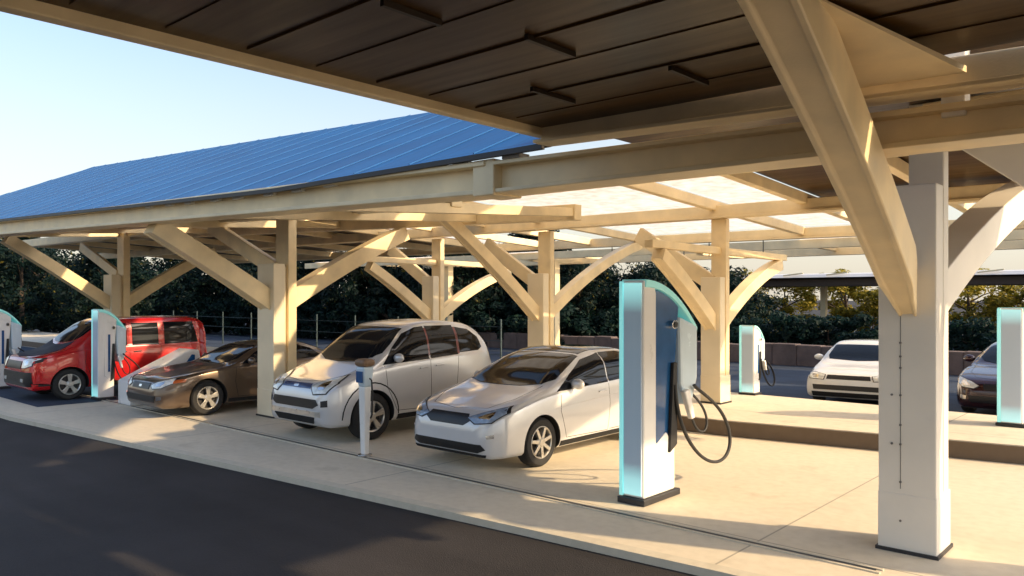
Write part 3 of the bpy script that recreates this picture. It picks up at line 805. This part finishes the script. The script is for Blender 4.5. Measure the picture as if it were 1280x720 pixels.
# 1. white one-box hatchback in the middle
L = 4.45
spec = dict(L=L, R=.325, axles=(.92, 3.55), spokes=7, twin=False,
  top=[(0,.58),(.04,.70),(.12,.765),(.35,.85),(.7,.95),(1.05,1.045),(1.5,1.25),(1.95,1.41),(2.4,1.485),(2.9,1.48),(3.5,1.37),(4.0,1.18),(4.3,1.05),(4.41,.95),(4.45,.82)],
  belt=[(0,.50),(.12,.66),(.5,.80),(1.0,.90),(1.6,.96),(3.0,1.03),(4.0,1.06),(4.45,.78)], wid=wids(L,.885,.60), low=lows(L,.19), tumble=.16)
w = Car('hatchback', 'pearl white rounded hatchback parked beside the tall charger with its nose out', 'car', spec, paint_white)
w.patch('windscreen', 'top', [(-.66,1.14),(-.38,1.02),(0,.98),(.38,1.02),(.66,1.14),(.735,1.36),(.665,1.76),(.61,2.02),(.3,1.99),(0,1.98),(-.3,1.99),(-.61,2.02),(-.665,1.76),(-.735,1.36)], glass_m, .007)
w.patch('roof_panel', 'top', [(-.57,2.08),(0,2.05),(.57,2.08),(.57,3.0),(-.57,3.0)], glass_m, .005)
w.both('side_window', [(1.26,.955),(1.62,1.165),(2.0,1.335),(2.44,1.415),(2.44,1.0)], glass_m, off=.006, step=.06)
w.both('side_window', [(2.475,1.005),(2.475,1.417),(2.9,1.415),(3.32,1.345),(3.30,1.05)], glass_m, off=.006, step=.06)
w.both('quarter_window', [(3.34,1.06),(3.36,1.335),(3.74,1.22),(3.86,1.11)], glass_m, off=.006, step=.06)
w.headlights([(.36,.70),(.52,.755),(.76,.83),(.79,.76),(.70,.66),(.50,.64)], lens_blue)
w.patch('grille', 'front', [(-.34,.74),(.34,.74),(.40,.66),(.30,.60),(-.30,.60),(-.40,.66)], grille_m, .006, .05)
w.patch('lower_grille', 'front', [(-.60,.385),(.60,.385),(.66,.32),(.54,.275),(-.54,.275),(-.66,.32)], grille_m, .008, .05)
w.patch('bumper_lip', 'front', [(-.66,.255),(.66,.255),(.64,.225),(-.64,.225)], under_m, .012, .05)
w.mirrored_front('fog_light', [(.66,.50),(.74,.52),(.74,.47),(.67,.46)], chrome, off=.008, step=.03)
w.mirror(1.62, 1.0, paint_white)
for k in ('right', 'left'):
    w.line('door_seam', k, [(1.34,.95),(1.30,.70),(1.42,.33),(2.40,.31),(2.45,.7),(2.45,1.03)], .011)
    w.line('door_seam', k, [(2.45,.32),(3.10,.33),(3.22,.62),(3.34,.8),(3.32,1.06)], .011)
    w.line('crease', k, [(1.2,.74),(2.2,.80),(3.4,.86),(4.2,.9)], .012, paint_white)
    w.patch('sill', k, [(1.30,.295),(3.18,.295),(3.18,.23),(1.30,.23)], under_m, .012)
    w.handle(k, 2.18, .88, paint_white); w.handle(k, 3.02, .92, paint_white)
w.line('hood_seam', 'top', [(-.70,1.12),(-.66,.6),(-.50,.26),(0,.16),(.50,.26),(.66,.6),(.70,1.12)], .010)
w.t.location = (-7.42, 7.04, 0)

# 2. silver-white minivan
L = 3.75
spec = dict(L=L, R=.37, axles=(.82, 2.92), spokes=5,
  top=[(0,.70),(.04,.84),(.12,.92),(.35,1.00),(.62,1.10),(.85,1.20),(1.2,1.50),(1.5,1.70),(1.85,1.81),(2.4,1.845),(3.0,1.80),(3.35,1.68),(3.58,1.40),(3.70,1.10),(3.75,.9)],
  belt=[(0,.60),(.12,.80),(.4,.93),(.8,1.06),(1.4,1.14),(2.6,1.22),(3.4,1.24),(3.75,.85)], wid=wids(L,.94,.62,.72), low=lows(L,.25), tumble=.15)
v = Car('minivan', 'silver white tall minivan parked behind the slim pedestal post', 'car', spec, paint_silver)
v.patch('windscreen', 'top', [(-.70,.98),(-.4,.86),(0,.82),(.4,.86),(.70,.98),(.775,1.12),(.715,1.40),(.65,1.62),(.3,1.58),(0,1.57),(-.3,1.58),(-.65,1.62),(-.715,1.40),(-.775,1.12)], glass_m, .007)
v.both('side_window', [(1.05,1.155),(1.28,1.40),(1.56,1.63),(1.84,1.725),(2.02,1.74),(2.02,1.20)], glass_m, off=.006, step=.06)
v.both('side_window', [(2.06,1.205),(2.06,1.742),(2.69,1.74),(2.69,1.24)], glass_m, off=.006, step=.06)
v.both('quarter_window', [(2.75,1.27),(2.75,1.705),(3.05,1.66),(3.25,1.52),(3.32,1.34),(3.22,1.285)], glass_m, off=.006, step=.06)
for k in ('right','left'):
    for yy in (2.035, 2.715):
        v.patch('door_pillar', k, [(yy-.03,1.24),(yy-.03,1.71),(yy+.03,1.71),(yy+.03,1.26)], mat('dark_red_pillar', (.16,.012,.012), .3, 0, .5) if 'dark_red_pillar' not in MATS else MATS['dark_red_pillar'], .004, .06)
    v.line('door_seam', k, [(1.08,1.14),(1.10,.80),(1.30,.42),(2.02,.40),(2.04,1.22)], .012)
    v.line('door_seam', k, [(2.04,.40),(2.50,.40),(2.62,.7),(2.70,1.25)], .012)
    v.line('arch_trim', k, [(.80+.53*math.cos(math.radians(a)), .37+.53*math.sin(math.radians(a))) for a in range(0, 181, 12)], .03, under_m)
    v.patch('sill', k, [(1.32,.36),(2.46,.36),(2.46,.28),(1.32,.28)], under_m, .012)
    v.handle(k, 1.78, 1.06, paint_silver); v.handle(k, 2.14, 1.08, paint_silver)
v.headlights([(.40,.86),(.52,.95),(.74,1.02),(.80,.92),(.72,.78),(.50,.76)])
v.patch('grille', 'front', [(-.36,.90),(.36,.90),(.38,.83),(-.38,.83)], mat('blue_grey_trim', (.03,.07,.18), .25, .2, .8), .008, .05)
v.patch('badge', 'front', [(-.06,.875),(.06,.875),(.06,.845),(-.06,.845)], chrome, .014, .03)
v.patch('bumper_intake', 'front', [(-.56,.68),(.56,.68),(.62,.60),(.50,.54),(-.50,.54),(-.62,.60)], grille_m, .008, .05)
v.patch('skid_plate', 'front', [(-.66,.50),(.66,.50),(.66,.42),(-.66,.42)], alloy, .010, .05)
v.patch('lower_grille', 'front', [(-.54,.41),(.54,.41),(.48,.31),(-.48,.31)], under_m, .012, .05)
v.mirrored_front('fog_light', [(.66,.66),(.76,.68),(.77,.58),(.67,.57)], grille_m, off=.010, step=.03)
v.mirror(1.32, 1.22, paint_silver)
v.line('hood_seam', 'top', [(-.76,.98),(-.70,.5),(-.52,.22),(0,.12),(.52,.22),(.70,.5),(.76,.98)], .010)
v.t.location = (-10.66, 6.86, 0)

# 3. bronze sedan
def sedan_spec(L=4.5, w=.885):
    return dict(L=L, R=.33, axles=(.90, 3.62), spokes=5,
      top=[(0,.52),(.04,.63),(.12,.70),(.4,.78),(.9,.86),(1.3,.92),(1.7,1.11),(2.1,1.27),(2.5,1.33),(2.95,1.32),(3.4,1.20),(3.75,1.05),(4.1,1.0),(4.4,.97),(4.47,.88),(4.5,.75)],
      belt=[(0,.46),(.12,.61),(.5,.74),(1.2,.84),(2.0,.89),(3.2,.93),(4.2,.95),(4.5,.70)], wid=wids(L,w,.62), low=lows(L,.18), tumble=.18)
def dress_sedan(q, paint):
    q.patch('windscreen', 'top', [(-.60,1.46),(-.35,1.35),(0,1.31),(.35,1.35),(.60,1.46),(.68,1.6),(.60,1.92),(.54,2.08),(.3,2.05),(0,2.04),(-.3,2.05),(-.54,2.08),(-.60,1.92),(-.68,1.6)], glass_m, .007)
    q.patch('rear_window', 'top', [(-.52,3.10),(0,3.14),(.52,3.10),(.60,3.45),(.5,3.66),(0,3.70),(-.5,3.66),(-.60,3.45)], glass_m, .007)
    q.both('side_window', [(1.58,.925),(1.95,1.13),(2.25,1.235),(2.50,1.25),(2.50,.935)], glass_m, off=.006, step=.06)
    q.both('side_window', [(2.56,.94),(2.56,1.252),(2.9,1.245),(3.2,1.16),(3.42,1.0),(3.36,.965)], glass_m, off=.006, step=.06)
    q.headlights([(.42,.60),(.55,.665),(.78,.73),(.80,.65),(.70,.57),(.50,.55)])
    q.mirrored_front('turn_signal', [(.79,.70),(.84,.715),(.845,.66),(.80,.645)], orange_lens, off=.012, step=.03)
    q.patch('grille', 'front', [(-.36,.64),(.36,.64),(.34,.53),(-.34,.53)], grille_m, .008, .05)
    q.patch('badge', 'front', [(-.05,.60),(.05,.60),(.05,.56),(-.05,.56)], chrome, .014, .03)
    q.patch('lower_grille', 'front', [(-.60,.42),(.60,.42),(.56,.30),(-.56,.30)], grille_m, .010, .05)
    q.mirrored_front('fog_light', [(.62,.41),(.72,.42),(.72,.35),(.63,.34)], chrome, off=.012, step=.03)
    q.mirror(1.78, .94, paint)
    for k in ('right','left'):
        q.line('door_seam', k, [(1.48,.86),(1.44,.6),(1.5,.31),(2.50,.30),(2.53,.93)], .011)
        q.line('door_seam', k, [(2.53,.30),(3.14,.31),(3.3,.6),(3.4,.95)], .011)
        q.patch('sill', k, [(1.30,.285),(3.20,.285),(3.20,.225),(1.30,.225)], under_m, .012)
        q.handle(k, 2.26, .80, paint); q.handle(k, 3.1, .82, paint)
    q.line('hood_seam', 'top', [(-.70,1.34),(-.66,.6),(-.50,.24),(0,.14),(.50,.24),(.66,.6),(.70,1.34)], .010)
s3 = Car('sedan', 'dark bronze sedan parked left of the second white column', 'car', sedan_spec(), paint_brown)
dress_sedan(s3, paint_brown); s3.t.location = (-14.95, 6.32, 0)

# 4. red van
L = 3.95
spec = dict(L=L, R=.34, axles=(.82, 3.10), spokes=5,
  top=[(0,.74),(.04,.88),(.12,.95),(.4,1.02),(.7,1.10),(.9,1.22),(1.2,1.46),(1.5,1.66),(1.75,1.745),(2.4,1.775),(3.4,1.775),(3.74,1.74),(3.88,1.62),(3.94,1.2),(3.95,.95)],
  belt=[(0,.62),(.12,.82),(.5,.94),(1.0,1.04),(1.6,1.09),(3.4,1.12),(3.8,1.10),(3.95,.85)], wid=wids(L,.90,.72,.90), low=lows(L,.24), tumble=.07)
r4 = Car('passenger_van', 'red passenger van with black bumper parked at the far left of the row', 'van', spec, paint_red)
r4.patch('windscreen', 'top', [(-.64,1.02),(-.35,.93),(0,.90),(.35,.93),(.64,1.02),(.70,1.14),(.66,1.40),(.62,1.52),(0,1.50),(-.62,1.52),(-.66,1.40),(-.70,1.14)], glass_m, .007)
r4.both('side_window', [(1.28,1.12),(1.46,1.40),(1.66,1.60),(2.02,1.63),(2.02,1.12)], glass_m, off=.006, step=.06)
r4.both('side_window', [(2.14,1.12),(2.14,1.63),(2.74,1.63),(2.74,1.12)], glass_m, off=.006, step=.06)
r4.both('side_window', [(2.88,1.12),(2.88,1.64),(3.60,1.63),(3.72,1.14)], glass_m, off=.006, step=.06)
r4.patch('hood', 'top', [(-.66,.98),(-.64,.4),(-.5,.2),(0,.10),(.5,.2),(.64,.4),(.66,.98),(.3,.86),(0,.83),(-.3,.86)], mat('hood_reflection_tone', (.012,.010,.028), .5, 0, 0, spec=.2), .006)  # dark navy reflection on the hood put into its colour
r4.patch('bumper', 'front', [(-.84,.64),(.84,.64),(.86,.34),(-.86,.34)], grille_m, .012, .05)
r4.patch('grille', 'front', [(-.44,.86),(.44,.86),(.44,.70),(-.44,.70)], grille_m, .010, .05)
r4.headlights([(.50,.88),(.64,.92),(.80,.92),(.82,.78),(.66,.73),(.52,.73)])
r4.mirrored_front('turn_signal', [(.52,.71),(.80,.73),(.80,.67),(.53,.66)], orange_lens, off=.014, step=.04)
r4.mirrored_front('fog_light', [(.46,.50),(.60,.50),(.60,.43),(.46,.43)], lamp_m, off=.018, step=.04)
r4.mirror(1.42, 1.12, grille_m)
for k in ('right','left'):
    r4.line('door_seam', k, [(1.16,1.02),(1.12,.8),(1.28,.40),(2.06,.38),(2.08,1.10)], .012)
    r4.line('door_seam', k, [(2.08,.38),(2.72,.38),(2.80,1.10)], .012)
    r4.patch('sill', k, [(1.26,.36),(2.70,.36),(2.70,.27),(1.26,.27)], under_m, .012)
    r4.handle(k, 1.84, .98, grille_m); r4.handle(k, 2.16, .98, grille_m)
r4.t.location = (-19.28, 5.48, 0)

# 5. white compact hatchback at the back
L = 4.0
spec = dict(L=L, R=.31, axles=(.80, 3.2), spokes=6, twin=False,
  top=[(0,.62),(.04,.72),(.12,.77),(.4,.84),(.95,.92),(1.15,.98),(1.5,1.18),(1.85,1.34),(2.3,1.40),(3.1,1.39),(3.6,1.25),(3.9,1.0),(4.0,.8)],
  belt=[(0,.54),(.12,.68),(.5,.78),(1.2,.88),(3.0,.95),(3.8,.95),(4.0,.75)], wid=wids(L,.88,.74,.8), low=lows(L,.2), tumble=.15)
h5 = Car('compact_car', 'white compact car facing forward behind the rear pavement, left of the foreground column', 'car', spec, paint_hatch)
h5.patch('windscreen', 'top', [(-.62,1.22),(0,1.12),(.62,1.22),(.66,1.36),(.58,1.80),(0,1.77),(-.58,1.80),(-.66,1.36)], glass_m, .007)
h5.both('side_window', [(1.44,.95),(1.75,1.2),(2.0,1.31),(2.35,1.32),(2.35,.97)], glass_m, step=.06)
h5.both('side_window', [(2.42,.97),(2.42,1.32),(3.0,1.30),(3.3,1.02)], glass_m, step=.06)
h5.patch('grille', 'front', [(-.42,.72),(.42,.72),(.44,.63),(-.44,.63)], grille_m, .008, .05)
h5.headlights([(.47,.72),(.70,.76),(.80,.74),(.78,.63),(.50,.62)])
h5.patch('lower_grille', 'front', [(-.72,.50),(.72,.50),(.70,.39),(-.70,.39)], grille_m, .010, .05)
h5.patch('bumper_lip', 'front', [(-.74,.34),(.74,.34),(.72,.24),(-.72,.24)], under_m, .012, .05)
h5.mirror(1.6, .96, paint_hatch)
for k in ('right','left'):
    h5.line('door_seam', k, [(1.34,.88),(1.36,.4),(2.38,.38),(2.39,.95)], .011)
    h5.handle(k, 2.1, .84, paint_hatch)
h5.t.scale = (.95,.95,.90); h5.t.location = (-5.42, 16.2, 0); h5.t.rotation_euler = (0,0,R(8))

# 6. dark maroon sedan at the right
s6 = Car('sedan', 'dark maroon sedan partly hidden behind the foreground column and rear charger', 'car', sedan_spec(), paint_maroon)
dress_sedan(s6, paint_maroon); s6.t.location = (-2.75, 16.4, 0)
WORLD[0] = True

# ------------------------------------------------------------------ background: wall, fence, trees
b = B()
for i in range(46):
    x0 = -30 + i*.8; h = .60 + .10*random.random()
    b.box(x0, x0+.79, 25.0+.06*random.random(), 25.5, -.02, h)
tag(obj('stone_wall', b, stone_m, None, .03), 'low brown stone retaining wall behind the rear car park', 'wall')
t = thing('steel_fence', (-26, 18.6, 0), 'thin dark steel fence behind the left parking bays', 'fence')
for z in (.35, .8, 1.25):
    b = B(); b.tube([(-40, 18.6, z), (-17, 18.6, z)], .012, 6); obj('rail', b, fence_m, t)
for i in range(10):
    b = B(); b.tube([(-40+i*2.55, 18.6, 0), (-40+i*2.55, 18.6, 1.5)], .03, 8); obj('post', b, fence_m, t)

WORLD[0] = False
def tree_mesh(seed, h, r, n, size, low, clumps):
    """crown of leaf clumps spread through an uneven volume"""
    rng = random.Random(seed); bm = bmesh.new()
    cs = []
    for i in range(clumps):
        a = rng.uniform(0, 2*math.pi); z = rng.uniform(low, h)
        f = (z-low)/(h-low); rad = r*(math.sin(math.pi*(.18+.74*f))**.7)*rng.uniform(.35, 1.05)
        cs.append((Vector((rad*math.cos(a), rad*math.sin(a), z)), rng.uniform(.25, .6)*r*.55))
    for i in range(n):
        c, cr = cs[rng.randrange(len(cs))]
        d = Vector((rng.gauss(0,1), rng.gauss(0,1), rng.gauss(0,.8))); d.normalize(); d *= cr*rng.uniform(.55, 1.08)
        p = c+d; p.z = max(p.z, .05)
        nr = (d.normalized() + Vector((rng.uniform(-.8,.8), rng.uniform(-.8,.8), rng.uniform(-.4,.9)))).normalized()
        t1 = nr.orthogonal().normalized(); t1.rotate(Matrix.Rotation(rng.uniform(0, 6.28), 3, nr)); t2 = nr.cross(t1)
        s_ = size*rng.uniform(.6, 1.3)
        bm.faces.new([bm.verts.new(p+t1*s_), bm.verts.new(p+t2*s_*.45), bm.verts.new(p-t1*s_), bm.verts.new(p-t2*s_*.45)])
    return bm
def tree(name, label, group, seed, h, r, n, size, low, clumps, m):
    t = thing(name, (0,0,0), label, 'tree' if 'tree' in name else 'shrub', group)
    obj('crown', tree_mesh(seed, h, r, n, size, low, clumps), m, t)
    b = B(); rng = random.Random(seed)
    b.tube([(0,0,-.05),(.03,.02,h*.2),(.0,.05,h*.5),(.05,0,h*.85)], [.13*h/4,.10*h/4,.07*h/4,.02], 8)
    for k in range(5):
        a = rng.uniform(0, 6.28); z = h*rng.uniform(.3, .6)
        b.tube([(0,.03,z),(r*.3*math.cos(a), r*.3*math.sin(a), z+.25*h*.5),(r*.6*math.cos(a), r*.6*math.sin(a), z+.4*h*.5)], [.05,.035,.012], 6)
    obj('trunk', b, trunk_m, t, 0, True)
    return t
gd = 'dark evergreen trees behind the left carport'
lab_d = 'dark evergreen tree in the dense shaded row behind the carports'
d0 = [tree('evergreen_tree', lab_d, gd, 11+k, 5.2, 2.6, 11000, .125, .1, 70, leaf_dark) for k in range(3)]
spots = [(-15.5,30.5,.62),(-18.5,29.5,.70),(-21,28.2,.75),(-24,28.5,1.0),(-26.5,26.2,.95),(-29.5,27.4,1.05),(-32,25.4,.95),(-35,26.5,1.1),(-38.5,24.6,1.0),(-42,25.5,1.15),(-46,23.6,1.05),(-50,24.5,1.2),(-55,22.2,1.15),(-60,23,1.25),(-66,20.8,1.2),(-72,21,1.3),(-44,17.0,1.0),(-50,14.6,1.05),(-57,12.5,1.15),(-64,9.5,1.25)]
for i, (x, y, s_) in enumerate(spots):
    o = d0[i] if i < 3 else copy_tree(d0[i % 3])
    o.location = (x, y, 0); o.rotation_euler = (0,0,random.uniform(0,6.28)); o.scale = (s_, s_, s_*random.uniform(.9,1.1))
gg = 'golden topped trees beyond the far carport'
lab_g = 'yellow green sunlit tree rising behind the dark hedge at the back'
g0 = [tree('broadleaf_tree', lab_g, gg, 31+k, 3.7, 1.9, 6000, .11, .5, 46, leaf_gold) for k in range(3)]
gx = [-22,-19.4,-17,-14.5,-12,-9.6,-7.2,-4.8,-2.3,0,2.6,5,7.5]
for i, x in enumerate(gx):
    o = g0[i] if i < 3 else copy_tree(g0[i % 3])
    s_ = random.uniform(.85, 1.1)
    o.location = (x*1.25-3, 44+random.uniform(-.5,.5), 0); o.rotation_euler = (0,0,random.uniform(0,6.28)); o.scale = (1.25, 1.25, s_*.86)
gh = 'dark hedge shrubs above the stone wall'
lab_h = 'dark teal green hedge shrub growing just behind the low stone wall'
h0 = [tree('hedge_shrub', lab_h, gh, 51+k, 1.75, 1.15, 3000, .10, .15, 34, leaf_hedge) for k in range(3)]
for i in range(19):
    x = -20 + i*1.45
    o = h0[i] if i < 3 else copy_tree(h0[i % 3])
    o.location = (x, 27.4+random.uniform(-.3,.3), 0); o.rotation_euler = (0,0,random.uniform(0,6.28)); o.scale = (1,1,random.uniform(.78,.92))

lab_u = 'dark undergrowth shrub filling the foot of the evergreen row on the left'
for i in range(26):
    x = -20.5 - i*1.9
    o = copy_tree(h0[i % 3]); o['label'] = lab_u; o['group'] = 'undergrowth shrubs below the evergreens'
    o.location = (x, 26.2 + .13*(x+20)+random.uniform(-.5,.5), 0); o.rotation_euler = (0,0,random.uniform(0,6.28)); o.scale = (1.25,1.25,random.uniform(.95,1.3))
for i in range(9):
    o = copy_tree(d0[i % 3]); o.location = (-17-i*2.6, 32.5+random.uniform(-.8,.8), 0); o.rotation_euler = (0,0,random.uniform(0,6.28)); o.scale = (1,1,.62+.03*i)
# ------------------------------------------------------------------ light, sky, camera
sun_dir = Vector((.94, .34, 0)).normalized(); EL = R(27)
to_sun = Vector((sun_dir.x*math.cos(EL), sun_dir.y*math.cos(EL), math.sin(EL)))
sl = bpy.data.lights.new('sun', 'SUN'); sl.energy = 2.9; sl.angle = R(.9); sl.color = (1, .74, .44)
so = bpy.data.objects.new('sun', sl); C.objects.link(so)
so.rotation_euler = (-to_sun).to_track_quat('-Z', 'Y').to_euler()
wd = bpy.data.worlds.new('World'); S.world = wd; wd.use_nodes = True
nt = wd.node_tree; bg = nt.nodes['Background']
sky = nt.nodes.new('ShaderNodeTexSky'); sky.sky_type = 'NISHITA'; sky.sun_disc = False
sky.sun_elevation = EL; sky.sun_rotation = math.atan2(to_sun.x, to_sun.y)
sky.air_density = 1.0; sky.dust_density = 2.5; sky.ozone_density = 1.2
tc = nt.nodes.new('ShaderNodeTexCoord'); sxz = nt.nodes.new('ShaderNodeSeparateXYZ'); nt.links.new(tc.outputs['Generated'], sxz.inputs[0])
hz = ramp(nt, [(0, (.80,)*3), (.10, (.60,)*3), (.30, (.10,)*3), (.8, (.02,)*3)])
nt.links.new(sxz.outputs['Z'], hz.inputs['Fac'])
mixs = nt.nodes.new('ShaderNodeMixRGB'); mixs.inputs[2].default_value = (3.15, 2.85, 2.35, 1)     # bright evening haze low in the sky
nt.links.new(hz.outputs['Color'], mixs.inputs[0]); nt.links.new(sky.outputs[0], mixs.inputs[1])
nt.links.new(mixs.outputs['Color'], bg.inputs['Color']); bg.inputs['Strength'].default_value = .14

cam = bpy.data.cameras.new('camera'); co = bpy.data.objects.new('camera', cam); C.objects.link(co)
co.location = (0, 0, 2.25); co.rotation_euler = (R(90), 0, R(41.7))
cam.sensor_width = 36; cam.lens = 36*980/1280; cam.shift_y = 10/1280
cam.clip_start = .1; cam.clip_end = 2000
S.camera = co
S.view_settings.view_transform = 'Standard'; S.view_settings.look = 'None'
S.view_settings.gamma = 1; S.view_settings.use_curve_mapping = False
S.view_settings.exposure = 1.12
S.cycles.use_denoising = True
S.cycles.max_bounces = 8; S.cycles.diffuse_bounces = 5
